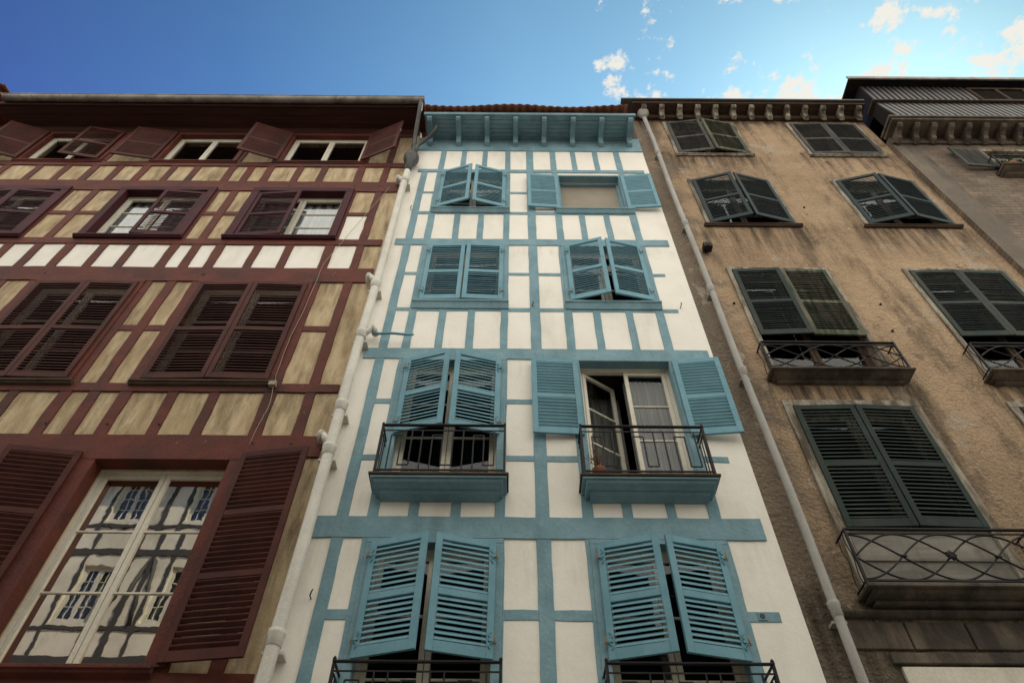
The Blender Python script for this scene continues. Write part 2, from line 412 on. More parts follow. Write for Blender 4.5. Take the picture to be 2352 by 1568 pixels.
def surround(win, x0, x1, z0, z1, w, mat, proud=.03, inner=.13, y=0.0, bottom=False, wt=None):
    mb = MB(); wt = wt or w
    e = .006
    mb.box(x0-w, x0+e, y-proud, y+inner, z0, z1+e-.002); mb.box(x1-e, x1+w, y-proud, y+inner, z0, z1+e-.002)
    mb.box(x0-w-.003, x1+w+.003, y-proud-.004, y+inner-.003, z1-e, z1+wt)
    if bottom: mb.box(x0-w-.003, x1+w+.003, y-proud-.004, y+inner-.003, z0-w, z0+e)
    return part('surround', mb, [M[mat]], win, bev=.004)

def sill(win, x0, x1, z0, mat, d=.09, h=.12, over=.11, y=0.0, top=None):
    mb = MB()
    pr = [(y+.1, z0-.002), (y-d, z0-.006), (y-d, z0-.04), (y-d+.02, z0-.047), (y-d+.03, z0-.07), (y-.03, z0-h), (y+.02, z0-h)]
    mb.prism(pr, x0-over, x1+over)
    return part('sill', mb, [M[mat]], win, bev=.004)

def key_balcony(house, x0, x1, zt, d=.31):
    """painted moulded ledge with a black key-pattern railing"""
    mb = MB()
    mb.box(x0-.02, x1+.02, -d-.01, -.001, zt-.03, zt, 1)
    mb.box(x0+.0, x1-.0, -d+.01, -.001, zt-.06, zt-.032, 0)
    mb.prism([(-.001,zt-.062),(-d+.03,zt-.062),(-d+.05,zt-.09),(-d+.10,zt-.11),(-d+.12,zt-.12),(-.001,zt-.12)], x0+.04, x1-.04, 0)
    mb.prism([(-.001,zt-.122),(-d+.15,zt-.122),(-d+.18,zt-.15),(-.001,zt-.165)], x0+.09, x1-.09, 0)
    bal = part('balcony', mb, [M['blue'], M['oldwood']], house, bev=.004)
    mb = MB()
    z0 = zt+.045; z1 = zt+.70; yd = -d+.02; a, b = x0+.03, x1-.03
    def hb(xa, xb, z, t=.009, yy=yd): mb.box(xa, xb, yy-t, yy+t, z-t, z+t)
    def vb(x, za, zb, t=.007, yy=yd): mb.box(x-t, x+t, yy-t, yy+t, za, zb)
    mb.box(a-.012, b+.012, yd-.02, yd+.02, z1, z1+.012)
    hb(a, b, z1-.075, .006); hb(a, b, z0, .009)
    for x in (a, b):
        mb.box(x-.012, x+.012, yd-.012, yd+.012, zt-.02, z1)
        mb.tube([(x,yd,z1+.01),(x,yd,z1+.03),(x,yd,z1+.05)], [.008,.018,.006], 8)
        mb.box(x-.010, x+.010, yd, .01, z1-.001, z1+.011)
        mb.box(x-.007, x+.007, yd, .01, z0-.006, z0+.006)
        mb.box(x-.006, x+.006, yd, .01, z1-.08, z1-.068)
        for yy in (-.08, -.16, -.24): vb(x, z0, z1-.075, .006, yy)
    n = 12; p = (b-a)/n
    zl, zh = z0+.07, z1-.15
    for i in range(1, n):
        x = a+p*i; ph = i % 4
        if ph == 1: vb(x, z0, zh); hb(x, x+p, zh, .006)
        elif ph == 2: vb(x, zl, zh); hb(x, x+p, zl, .006)
        elif ph == 3: vb(x, zl, z1-.075)
        else: vb(x, z0, z1-.075)
    part('railing', mb, [M['iron']], bal)
    return bal

def wave_balcony(house, x0, x1, zt, d=.32, h=.62, big=False, y=0.0, th=1.0):
    mb = MB()
    mb.box(x0-.03, x1+.03, y-d-.03, y-.001, zt-.03*th, zt, 0)
    mb.prism([(y-.001,zt-.032*th),(y-d+.02,zt-.032*th),(y-d+.06,zt-.05*th),(y-d+.11,zt-.06*th),(y-.001,zt-.064*th)], x0+.02, x1-.02, 0)
    mb.prism([(y-.001,zt-.066*th),(y-d+.14,zt-.066*th),(y-d+.17,zt-.088*th),(y-.001,zt-.095*th)], x0+.07, x1-.07, 0)
    bal = part('balcony', mb, [M['stone']], house, bev=.006)
    mb = MB(); yd = y-d+.03; a, b = x0+.0, x1-.0; z0 = zt+.05; z1 = zt+h
    r = .010
    mb.box(a, b, yd-.018, yd+.018, z1-.006, z1+.010)
    mb.box(a, b, yd-.008, yd+.008, z1-.055, z1-.041)
    mb.box(a, b, yd-.010, yd+.010, z0-.009, z0+.009)
    for x in (a, b):
        mb.box(x-.012, x+.012, yd-.012, yd+.012, zt, z1)
        mb.box(x-.01, x+.01, yd, y+.01, z1-.004, z1+.006)
        mb.box(x-.008, x+.008, yd, y+.01, z0-.006, z0+.006)
        for k in range(2):
            yy = yd + (y-yd)*(k+.5)/2
            pts = [(x, yy+.02*math.sin(t/14*math.pi*3), z0+(z1-z0)*t/14) for t in range(15)]
            mb.tube(pts, .006, 5)
    L = b-a; H = z1-.05-z0
    for (ph, cyc) in ((0,2.0), (math.pi,2.0), (math.pi/2,2.0), (-math.pi/2,2.0)):
        pts = []
        for i in range(49):
            u = i/48
            pts.append((a+L*u, yd + (.006 if ph > 1 else -.006), z0+H*(.5+.48*math.sin(u*math.pi*cyc+ph))))
        mb.tube(pts, r, 6)
    for u in (.25, .5, .75):
        mb.tube([(a+L*u-.03, yd-.01, z0+H*.5),(a+L*u+.03, yd-.01, z0+H*.5)], .014, 6)
    if big:
        xc = a+L*.5
        for k in range(8):
            an = k*math.pi/4
            mb.tube([(xc,yd-.02,z0+H*.5),(xc+.03*math.cos(an),yd-.03,z0+H*.5+.03*math.sin(an)),(xc+.055*math.cos(an),yd-.02,z0+H*.5+.055*math.sin(an))], [.02,.018,.006], 6)
    part('railing', mb, [M['iron']], bal)
    return bal

def corr_tiles(x0, x1, y0, y1, z0, slope, pitch=.165):
    mb = MB(); nx = int((x1-x0)/(pitch/8))
    rows = []
    for j in range(int((y1-y0)/.36)):
        rows.append((y0+j*.36, .022)); rows.append((y0+j*.36+.355, 0.0))
    for (yy, up) in rows:
        for i in range(nx+1):
            x = x0+(x1-x0)*i/nx
            ph = (x-x0)/pitch
            k = int(ph)
            jit = .012*math.sin(k*12.9898)
            zz = z0 + (yy-y0)*slope + up + .065*abs(math.sin(ph*math.pi))**.8 + jit*.6
            mb.v.append((x, yy + (jit*2.5 if yy == y0 else 0), zz))
    for j in range(len(rows)-1):
        for i in range(nx):
            a = j*(nx+1)+i
            mb.face([a, a+1, a+nx+2, a+nx+1], 0, True)
    return mb

def drainpipe(house, x, y, zs, r, mat, collars, branches=(), bends=None):
    mb = MB()
    pts = bends or [(x+.008*math.sin(z*1.3), y, z) for z in zs]
    mb.tube(pts, r, 14)
    for z in collars:
        mb.tube([(x,y,z-.11),(x,y,z-.105),(x,y,z-.02),(x,y,z),(x,y,z+.04),(x,y,z+.045)], [r*1.02,r*1.13,r*1.13,r*1.27,r*1.27,r*1.05], 14)
        mb.box(x-r*1.5, x+r*1.5, y+r*.3, .0, z-.16, z-.135)
    for (z, sgn) in branches:
        mb.tube([(x,y,z-.16),(x+sgn*.07,y,z-.05),(x+sgn*.11,y+.0,z+.0),(x+sgn*.15,y+.02,z+.02),(x+sgn*.16,y+.12,z+.02)], [r*.7,r*.7,r*.7,r*.72,r*.72], 12)
        mb.tube([(x+sgn*.12,y,z+.012),(x+sgn*.15,y+.01,z+.02)], r*.95, 12)
    return part('drainpipe', mb, [M[mat]], house)

# ============================================================ BLUE HOUSE
BX0, BX1 = -2.15, 2.66
blue = root('townhouse', (.25, 0, 0), 'narrow white half-timbered townhouse with sky-blue beams and shutters', 'house')
WLc, WRc = (-1.47, -.25), (.81, 2.03)
bops = [(WLc[0],WLc[1],12.80,14.34), (WRc[0],WRc[1]-.03,12.80,14.2),
        (WLc[0],WLc[1],9.90,11.54), (WRc[0],WRc[1],9.90,11.54),
        (WLc[0],WLc[1],6.41,8.58), (WRc[0],WRc[1],6.41,8.58),
        (WLc[0],WLc[1],3.7,5.72), (WRc[0],WRc[1],3.7,5.72)]
wall(blue, BX0, BX1, 0, 16.1, bops, [M['white']])
mb = MB()
def H(z0, z1, x0=-2.1, x1=2.58, p=.016, m=0): mb.strip(x0, x1, (z0+z1)/2, z1-z0, p, False, m)
def V(x, z0, z1, w=.11, p=.012): mb.strip(z0, z1, x, w, p, True)
H(15.42, 16.08, -2.15, 2.66, .020); H(14.38, 14.50, -2.0, 2.55); H(11.58, 11.77, -2.08, 2.56); H(8.62, 8.83, -2.1, 2.6)
H(5.78, 6.04, -2.14, 2.55, .018); H(2.9, 3.2)
H(12.65, 12.74, -1.86, 2.12, .009); H(9.71, 9.79, -1.86, 2.37, .009)
for z in (13.50,): H(z-.035, z+.035, -1.85, -1.5, .008); H(z-.035, z+.035, -.2, .25, .008)
z = 10.70; H(z-.035, z+.035, -1.86, -1.5, .008); H(z-.035, z+.035, -.2, .75, .008); H(z-.035, z+.035, 2.1, 2.34, .008)
z = 7.80; H(z-.04, z+.04, -1.86, -1.5, .008); H(z-.04, z+.04, -.2, .75, .008)
z = 6.87; H(z-.04, z+.04, -1.86, -1.5, .008); H(z-.04, z+.04, -.2, .75, .008); H(z-.04, z+.04, 2.1, 2.42, .008)
z = 4.95; H(z-.05, z+.05, -1.86, -1.5, .008); H(z-.05, z+.05, -.2, .75, .008); H(z-.05, z+.05, 2.1, 2.44, .008)
V(-1.87, 0, 14.45, .12); V(.255, 0, 15.5, .14); V(-1.555, 0, 15.5, .11); V(-.195, 0, 15.5, .10)
V(.74, 0, 15.5, .11); V(2.09, 0, 15.5, .12)
for x in (-1.1, -.665, 1.17, 1.62):
    for (a, b) in ((14.4,15.5),(11.7,12.72),(8.75,9.76),(5.9,6.38)):
        V(x+random.uniform(-.02,.02), a, b, .10, .0105)
part('timber_frame', mb, [M['blue']], blue)

def bwin(c, z0, z1, zs0, aL, aR, **kw):
    curt = kw.pop('curtain', None); op = kw.pop('open_', (0,0)); munt = kw.pop('munt', 3); lv = kw.pop('leaves', (1,1)); vm = kw.pop('vm', 1)
    w = window(blue, c[0], c[1], z0, z1, curtain=curt, open_=op, munt=munt, vm=vm, glass=kw.pop('glass','glass'), yr=.17, leaves=lv, fm=kw.pop('fm','cream'), kick=kw.pop('kick', 0.0))
    surround(w, c[0], c[1], z0, z1, .085, 'blue', proud=.026, inner=.12, wt=.05)
    hw = (c[1]-c[0])/2
    shutter(w, c[0]-.02, zs0, hw+.012, z1-zs0-.02, 1, aL, 'blueshut', iron=True)
    shutter(w, c[1]+.02, zs0, hw+.012, z1-zs0-.02, -1, aR, 'blueshut', iron=True)
    return w
w = bwin(WLc, 12.80, 14.34, 12.83, 16, 14); sill(w, *WLc, 12.80, 'blue')
w = bwin((WRc[0],WRc[1]-.03), 12.80, 14.2, 12.83, 177, 176, curtain='blind', leaves=(0,0), fm='blue'); sill(w, WRc[0], WRc[1], 12.80, 'blue')
w = bwin(WLc, 9.90, 11.54, 9.93, 1.5, 2.5); sill(w, *WLc, 9.90, 'blue', h=.15)
w = bwin(WRc, 9.90, 11.54, 9.93, 15, 13); sill(w, *WRc, 9.90, 'blue', h=.15)
bwin(WLc, 6.41, 8.58, 7.2, 17, 15, kick=.22)
w = bwin(WRc, 6.41, 8.58, 7.2, 177, 174, open_=(34, 0), glass='glass', kick=.18)
cloth(w, 1.42, 1.98, 6.5, 8.5, .30, 'greycurt'); cloth(w, .85, 1.40, 6.5, 8.5, .62, 'greycurt')
bwin(WLc, 3.7, 5.72, 4.5, 18, 16); bwin(WRc, 3.7, 5.72, 4.5, 17, 15)
key_balcony(blue, -1.59, -.13, 6.40); key_balcony(blue, .68, 2.14, 6.40)
key_balcony(blue, -1.59, -.13, 3.66); key_balcony(blue, .70, 2.16, 3.66)
# eaves
mb = MB(); mb.box(-1.98, 2.50, -.56, 0.0, 15.98, 16.02)
for i in range(6):
    mb.box(-1.98, 2.50, -.56+i*.093, -.56+i*.093+.086, 15.965, 15.982)
mb.box(-2.0, 2.52, -.60, -.56, 15.955, 16.06)
for i in range(8):
    x = -1.93 + i*.613
    mb.prism([(-.558,15.964),(-.558,15.87),(-.50,15.835),(-.17,15.82),(-.12,15.77),(-.11,15.66),(-.025,15.62),(-.025,15.964)], x, x+.10)
roof = part('roof', mb, [M['blue']], blue, bev=.004)
mb = corr_tiles(-2.02, 2.36, -.72, 4.5, 16.10, .28)
t = part('tiles', mb, [M['tile']], roof); so = t.modifiers.new('s','SOLIDIFY'); so.thickness = .022; so.offset = -1
mb = MB(); mb.tube([(-2.02,-.14,8.98),(-1.75,-.14,9.0),(-1.5,-.13,8.98),(-1.45,-.12,9.0)], .018, 8)
part('overflow_pipe', mb, [M['blueshut']], blue)
mb = MB(); mb.prism([(-.018,4.91),(-.018,4.99),(-.009,4.99),(-.009,4.91)], 2.23, 2.31); mb.tube([(2.27,-.019,4.95),(2.27,-.024,4.95)], .026, 12, 1)
part('plaque', mb, [M['blueshut'], M['oldgrey']], blue, bev=.002)
for (x, z) in ((-1.98,5.1),(2.42,9.82),(.22,9.83),(-1.95,12.8)):
    mb = MB(); mb.tube([(x,0,z),(x,-.06,z),(x+.01,-.07,z+.04),(x+.01,-.05,z+.07)], .007, 6)
    part('hook', mb, [M['iron']], blue)

# ============================================================ RED HOUSE
red = root('townhouse', (-6.7, 0, 0), 'wide half-timbered townhouse with oxblood beams and stained beige infill', 'house')
cols = [(-10.22,-8.62), (-7.4,-5.85), (-4.88,-3.24)]
ZT0, ZT1 = 14.76, 16.1
rops = []
def s1(c): return (c[0]+.06, c[1]-.04)
for c in cols:
    a, b = s1(c)
    rops += [(c[0],c[1],ZT0,ZT1), (c[0],c[1],11.74,13.42), (c[0],c[1],8.10,10.36), (a,b,4.42,6.78)]
def rmf(x, z):
    if 10.7 < z < 11.62 and x < -2.68: return 1
    if 11.62 < z < 12.6 and -3.1 < x < -2.68: return 1
    return 0
wall(red, -11.3, -2.15, 0, 16.42, rops, [M['beige'], M['white']], rmf, xcuts=(-2.68,-3.1), zcuts=(10.7,11.62,12.6))
mb = MB()
def RH(z0, z1, x0=-11.28, x1=-2.3, p=.026): mb.strip(x0, x1, (z0+z1)/2, z1-z0, p, False, jit=.008)
def RV(x, z0, z1, w=.14, p=.020): mb.strip(z0, z1, x, w, p, True, jit=.009)
RH(16.1, 16.4); RH(14.56, 14.74); RH(13.48, 13.88); RH(11.52, 11.70); RH(10.42, 10.80); RH(7.93, 8.08); RH(6.86, 7.18); RH(4.08, 4.38); RH(3.3, 3.5)
for i, c in enumerate(cols):
    for x in (c[0]-.10, c[1]+.10):
        RV(x, 0, 16.3, .15)
RV(-5.37, 0, 13.9); RV(-8.02, 0, 13.9); RV(-2.64, 3, 16.3, .13); RV(-10.85, 0, 16.3)
for x in (-3.84, -4.38, -6.42, -6.95, -9.1, -9.65):
    for (a, b) in ((13.85,14.65),(10.75,11.6),(7.1,8.0)):
        RV(x+random.uniform(-.05,.05), a, b, .13, .018)
RV(-5.37, 13.85, 14.65, .14, .017); RV(-8.02, 13.85, 14.65, .14, .017)
for (xa, xb) in ((-5.75,-4.98),(-8.5,-7.5),(-3.1,-2.66)):
    mb.strip(xa, xb, 12.6, .12, .015, False); mb.strip(xa, xb, 9.25, .12, .015, False)
part('timber_frame', mb, [M['red']], red)

tops = []
for k, c in enumerate(cols):
    w = window(red, c[0], c[1], ZT0, ZT1, munt=1, yr=.10, glass='skyglass'); tops.append(w)
    surround(w, c[0], c[1], ZT0, ZT1, .09, 'red', proud=.045, inner=.06)
    sill(w, c[0], c[1], ZT0, 'red', d=.07, h=.06)
H4 = 1.38; zt = ZT0
shutter(tops[0], cols[0][0]-.05, zt, .80, H4, 1, 163, 'redshut', .05, 2, -.07)
shutter(tops[0], cols[0][1]+.02, zt, .78, H4, -1, 9, 'redshut', .05, 2, -.07)
shutter(tops[1], cols[1][0]-.05, zt, .86, H4, 1, 172, 'redshut', .05, 2, -.07)
shutter(tops[2], cols[2][0]-.03, zt, .82, H4, 1, 163, 'redshut', .05, 2, -.07)
shutter(tops[2], cols[2][1]+.03, zt, .80, H4, -1, 158, 'redshut', .05, 2, -.07)
for k, c in enumerate(cols):
    w = window(red, c[0], c[1], 11.74, 13.42, munt=3, yr=.14, vm=1, curtain='curtain', glass='skyglass')
    surround(w, c[0], c[1], 11.74, 13.42, .13, 'plum', proud=.06, inner=.10)
    sill(w, c[0], c[1], 11.74, 'plum', d=.10, h=.07, over=.15)
    hw = (c[1]-c[0])/2
    if k in (0, 2): shutter(w, c[0]+.01, 11.77, hw, 1.60, 1, 4, 'plum', .055, 2, -.03)
    if k in (0, 1): shutter(w, c[1]-.01, 11.77, hw, 1.60, -1, 4, 'plum', .055, 2, -.03)
for c in cols:
    w = window(red, c[0], c[1], 8.10, 10.36, munt=3)
    surround(w, c[0], c[1], 8.10, 10.36, .07, 'red', proud=.04, inner=.10, wt=.06)
    sill(w, c[0], c[1], 8.10, 'oldwood', d=.09, h=.08, over=.12)
    hw = (c[1]-c[0])/2
    shutter(w, c[0]-.01, 8.13, hw+.008, 2.21, 1, 1.0, 'redshut', .056, 2, -.05)
    shutter(w, c[1]+.01, 8.13, hw+.008, 2.21, -1, 1.5, 'redshut', .056, 2, -.05)
for k, c in enumerate(cols):
    a, b = s1(c)
    w = window(red, a, b, 4.42, 6.78, munt=3, yr=.20, glass='oldglass', vm=1)
    surround(w, a, b, 4.42, 6.78, .20, 'red', proud=.05, inner=.14, wt=.12)
    sill(w, a, b, 4.42, 'red', d=.12, h=.10)
    hw = .82
    if k == 2:
        shutter(w, a-.16, 4.44, hw, 2.42, 1, 172, 'redshut', .06, 3, -.07)
        shutter(w, b+.12, 4.44, hw-.02, 2.42, -1, 171, 'redshut', .06, 3, -.07)
    else:
        shutter(w, a, 4.46, (b-a)/2, 2.3, 1, 1, 'redshut', .06, 3, -.07)
        shutter(w, b, 4.46, (b-a)/2, 2.3, -1, 1, 'redshut', .06, 3, -.07)
E = -.27; RE = -2.03; YE = .05
mb = MB(); mb.box(-11.35, RE, -.62+YE, .0, 16.66+E, 16.72+E)
for i in range(3): mb.box(-11.34, RE-.01, -.60+YE+i*.183, -.60+YE+i*.183+.174, 16.645+E, 16.662+E)
mb.box(-11.35, RE, -.655+YE, -.62+YE, 16.62+E, 16.74+E)
mb.prism([(-.001,16.64+E),(-.10,16.64+E),(-.06,16.54+E),(-.001,16.49+E)], -11.3, -2.16)
roof = part('roof', mb, [M['soffitred']], red, bev=.004)
mb = MB(); mb.quad([(-11.4,-.66+YE,16.75+E),(RE+.01,-.66+YE,16.75+E),(RE+.01,4,18.0+E),(-11.4,4,18.0+E)])
part('tiles', mb, [M['tile']], roof)
mb = MB(); gx0, gx1 = -11.2, RE+.01
nseg = 10; gz = 16.76+E; gyc = -.745+YE
for i in range(2):
    x = (gx0, gx1)[i]
    for q in range(nseg+1):
        an = math.pi + math.pi*q/nseg
        mb.v.append((x, gyc+.085*math.cos(an), gz+.10*math.sin(an)))
for q in range(nseg): mb.face([q, q+1, nseg+2+q, nseg+1+q], 0, True)
mb.tube([(gx0,gyc-.087,gz+.002),(gx1,gyc-.087,gz+.002)], .011, 6)
x = gx0
while x < gx1:
    pts = [(x, gyc+.089*math.cos(math.pi+math.pi*q/8), gz+.104*math.sin(math.pi+math.pi*q/8)) for q in range(9)]
    mb.tube(pts, .008, 5); x += .62
part('gutter', mb, [M['zinc']], red)
mb = MB()
mb.tube([(-2.1,-.70,16.42),(-2.1,-.66,16.2),(-2.12,-.52,15.95),(-2.16,-.30,15.6),(-2.17,-.18,15.35),(-2.17,-.17,15.2)], .05, 12)
mb.tube([(-2.15,-.17,14.86),(-2.15,-.17,14.78),(-2.15,-.17,14.70),(-2.15,-.17,14.60),(-2.15,-.17,14.45),(-2.15,-.17,14.0)], [.06,.09,.155,.155,.075,.055], 16)
mb.tube([(-2.16,-.17,15.25),(-2.15,-.17,14.8)], .052, 12)
part('rainwater_hopper', mb, [M['darkzinc']], red)
mb = MB()
mb.tube([(-1.72,-.4,15.85),(-1.74,-.36,15.72),(-1.85,-.25,15.60),(-2.0,-.18,15.50),(-2.10,-.17,15.3),(-2.10,-.17,14.85)], .045, 12)
part('outlet_pipe', mb, [M['darkzinc']], blue)
drainpipe(red, -2.15, -.17, [14.05+(0-14.05)*i/30 for i in range(31)], .064, 'pipe', (13.7, 10.15, 8.95, 7.55, 6.85, 4.65, 2.2), ((13.75,-1),(10.35,-1),(7.05,-1),(9.05,1)))
mb = MB()
cp = [(-2.45,13.6),(-2.55,13.2),(-2.85,12.0),(-3.12,10.9),(-3.13,9.66),(-3.17,8.9),(-3.15,8.2),(-3.13,8.06),(-3.08,7.6),(-3.12,7.33),(-3.14,6.9)]
pts = []
for i in range(len(cp)-1):
    for q in range(5):
        u = q/5; pts.append((cp[i][0]*(1-u)+cp[i+1][0]*u+random.uniform(-.006,.006), -.055, cp[i][1]*(1-u)+cp[i+1][1]*u))
mb.tube(pts, .0042, 5)
mb.box(-3.19,-3.10,-.09,-.03,8.0,8.08)
part('cable', mb, [M['cable']], red)
mb = MB()
for i in range(34):
    x = random.choice([c[0]-.1 for c in cols]+[c[1]+.1 for c in cols]+[-2.64,-3.84,-4.38])+random.uniform(-.06,.06); z = random.choice((7.35,8.1,10.6,13.7,14.8,11.7,7.05))
    mb.tube([(x,-.02,z),(x,-.035,z)], .012, 6)
part('bolts', mb, [M['iron']], red)

# ============================================================ OCHRE HOUSE
tan = root('townhouse', (5.3, 0, 0), 'weathered ochre stucco townhouse with dark green shutters and iron balconies', 'house')
TX0, TX1 = 2.66, 8.05
c1, c2 = (3.42, 4.92), (6.25, 7.75)
tops_ = []
rows = [(15.3, 17.0), (12.32, 14.05), (8.35, 10.85), (5.25, 7.75)]
for (a, b) in rows:
    for c in (c1, c2): tops_.append((c[0], c[1], a, b))
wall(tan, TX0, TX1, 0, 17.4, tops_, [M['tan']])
for k, (a, b) in enumerate(rows):
    for j, c in enumerate((c1, c2)):
        w = window(tan, c[0], c[1], a, b, fm='oldwood' if k == 2 else 'oldframe', munt=3, yr=.17)
        surround(w, c[0], c[1], a, b, .07 if k < 3 else .10, 'oldframe', proud=.03, inner=.12, bottom=False)
        hw = (c[1]-c[0])/2
        if k == 0:
            sill(w, c[0], c[1], a, 'oldframe', d=.06, h=.05, over=.08)
            shutter(w, c[0], a+.02, hw, b-a-.03, 1, 7 if j == 0 else 2, 'oldgrey' , .05, 2, -.035)
            shutter(w, c[1], a+.02, hw, b-a-.03, -1, 9 if j == 0 else 1.5, 'oldgreen' if j == 0 else 'oldgrey', .05, 2, -.035)
        elif k == 1:
            sill(w, c[0], c[1], a, 'oldwood', d=.07, h=.05, over=.12)
            shutter(w, c[0], a+.02, hw, b-a-.03, 1, 14, 'teal', .05, 2, -.035)
            shutter(w, c[1], a+.02, hw, b-a-.03, -1, 13, 'teal', .05, 2, -.035)
        elif k == 2:
            zs = 9.15
            shutter(w, c[0], zs, hw, b-zs-.02, 1, 3 if j == 0 else 2, 'green', .05, 2, -.035)
            shutter(w, c[1], zs, hw, b-zs-.02, -1, 1.5, 'oldgreen' if j == 0 else 'green', .05, 2, -.035)
        else:
            zs = 5.93
            shutter(w, c[0], zs, hw, b-zs-.02, 1, 2, 'green', .055, 2, -.035)
            shutter(w, c[1], zs, hw, b-zs-.02, -1, 2.5, 'green', .055, 2, -.035)
            mb = MB(); mb.box(c[0]+.01, c[1]-.01, .0, .03, a, zs-.01); mb.box(c[0]+.01, c[1]-.01, -.015, .0, a+.3, a+.34)
            part('lower_panel', mb, [M['board']], w, bev=.003)
for c in (c1, c2):
    wave_balcony(tan, c[0]-.14, c[1]+.16, 8.24, .22, .56)
    wave_balcony(tan, c[0]-.16, c[1]+.18, 5.14, .27, .62, big=True, th=1.3)
mb = MB()
mb.box(TX0, TX1+.02, -.36, .0, 17.40, 17.47); mb.box(TX0-.25, TX1+.02, -.42, .0, 17.48, 17.54, 1)
mb.box(TX0, TX1, -.09, -.001, 17.22, 17.398)
for i in range(13):
    x = TX0+.22+i*.415
    mb.prism([(-.09,17.395),(-.33,17.395),(-.34,17.33),(-.30,17.28),(-.24,17.27),(-.19,17.23),(-.17,17.14),(-.09,17.08)], x, x+.11, 2)
roof = part('roof', mb, [M['oldwood'], M['darkzinc'], M['oldframe']], tan, bev=.008)
mb = MB()
mb.prism([(-.001,5.0),(-.07,5.0),(-.07,4.97),(-.04,4.94),(-.001,4.93)], 2.95, TX1-.02)
for i in range(9):
    x = 3.0+i*.56
    mb.box(x+.006, x+.55, -.022, .01, 4.64, 4.90, 0)
mb.box(3.3, 7.9, -.05, .01, 4.50, 4.60, 0)
part('string_course', mb, [M['stone']], tan, bev=.008)
mb = MB(); mb.box(3.36, 7.85, -.035, .01, 3.2, 4.48, 0)
part('shop_fascia', mb, [M['cream']], tan, bev=.005)
drainpipe(tan, 2.93, -.11, [17.15-17.15*i/30 for i in range(31)], .046, 'greypipe', (15.2, 12.2, 10.2, 8.3, 5.0, 2.5))
mb = MB(); mb.tube([(2.93,-.13,17.36),(2.93,-.13,17.33),(2.93,-.13,17.26),(2.93,-.12,17.16),(2.93,-.11,17.1)], [.12,.135,.13,.07,.05], 16)
part('rainwater_hopper', mb, [M['greypipe']], tan)
mb = MB(); mb.box(3.08,3.22,-.16,-.03,11.36,11.48); mb.box(3.12,3.18,-.035,0,11.39,11.45); mb.tube([(3.15,-.17,11.42),(3.15,-.15,11.42)], .04, 10)
part('floodlight', mb, [M['iron']], tan, bev=.005)
for (x, z) in ((3.25,9.95),(5.35,9.3),(5.45,9.95),(5.3,13.0)):
    mb = MB(); mb.tube([(x,0,z),(x,-.03,z)], [.022,.012], 7)
    part('wall_anchor', mb, [M['iron']], tan)

# ============================================================ GREY BRICK HOUSE
gr = root('townhouse', (11, 0, 0), 'tall brown brick townhouse with corbelled eaves and dark metal attic', 'house')
gy = -.10
gops = [(9.75,11.1,14.45,15.3),(9.75,11.1,11.0,13.2),(9.75,11.1,7.6,10.0)]
def gmf(x, z): return 1 if x < 8.55 else 0
wall(gr, 8.055, 14.5, gy, 15.95, gops, [M['brick'], M['greywall']], gmf, xcuts=(8.55,))
for k, (a,b,c,d) in enumerate(gops):
    w = window(gr, a, b, c, d, fm='cream' if k == 0 else 'oldframe', munt=2, y=gy, glass='skyglass')
    surround(w, a, b, c, d, .09, 'oldframe', proud=.04, y=gy, bottom=True)
    if k == 0: shutter(w, a-.08, c, .68, d-c, 1, 176, 'oldgrey', .05, 1, gy-.06)
wave_balcony(gr, 9.5, 11.3, 14.2, .26, .42, y=gy)
mb = MB()
mb.box(8.0, 14.6, -.56, gy+.01, 15.95, 16.02, 0); mb.box(7.96, 14.6, -.60, gy, 16.022, 16.09, 0)
mb.box(8.056, 14.5, gy-.05, gy, 15.7, 15.948, 0)
for i in range(17):
    x = 8.12+i*.37
    mb.prism([(gy-.04,15.945),(-.50,15.945),(-.51,15.88),(-.45,15.83),(-.36,15.81),(-.29,15.77),(-.26,15.70),(gy-.04,15.64)], x, x+.10, 0)
# lower mansard band, inclined
mb.prism([(-.56,16.092),(-.46,17.15),(-.2,17.15),(-.2,16.092)], 8.15, 14.5, 2)
for i in range(48):
    x = 8.16+i*.132; mb.prism([(-.59,16.10),(-.49,17.14),(-.45,17.14),(-.55,16.10)], x, x+.085, 1)
mb.box(8.08, 14.5, -.55, -.2, 17.152, 17.20, 4)
# upper band
mb.box(8.25, 14.5, -.42, 6, 17.202, 18.36, 2)
for i in range(19):
    x = 8.27+i*.132; mb.box(x, x+.085, -.45, -.42, 17.21, 18.34, 1)
mb.box(10.75, 14.4, -.44, -.421, 17.45, 18.1, 3)
for i in range(6): mb.box(10.75+i*.65, 10.81+i*.65, -.48, -.441, 17.40, 18.12, 4)
mb.box(10.73, 14.4, -.49, -.42, 18.122, 18.18, 4); mb.box(10.73, 14.4, -.49, -.42, 17.36, 17.42, 4)
mb.box(7.98, 14.6, -.60, 6.2, 18.38, 18.44, 3); mb.box(7.95, 14.6, -.64, -.602, 18.36, 18.50, 5)
part('roof', mb, [M['stone'], M['rib'], M['ribdark'], M['interior'], M['oldwood'], M['zinc']], gr, bev=.005)

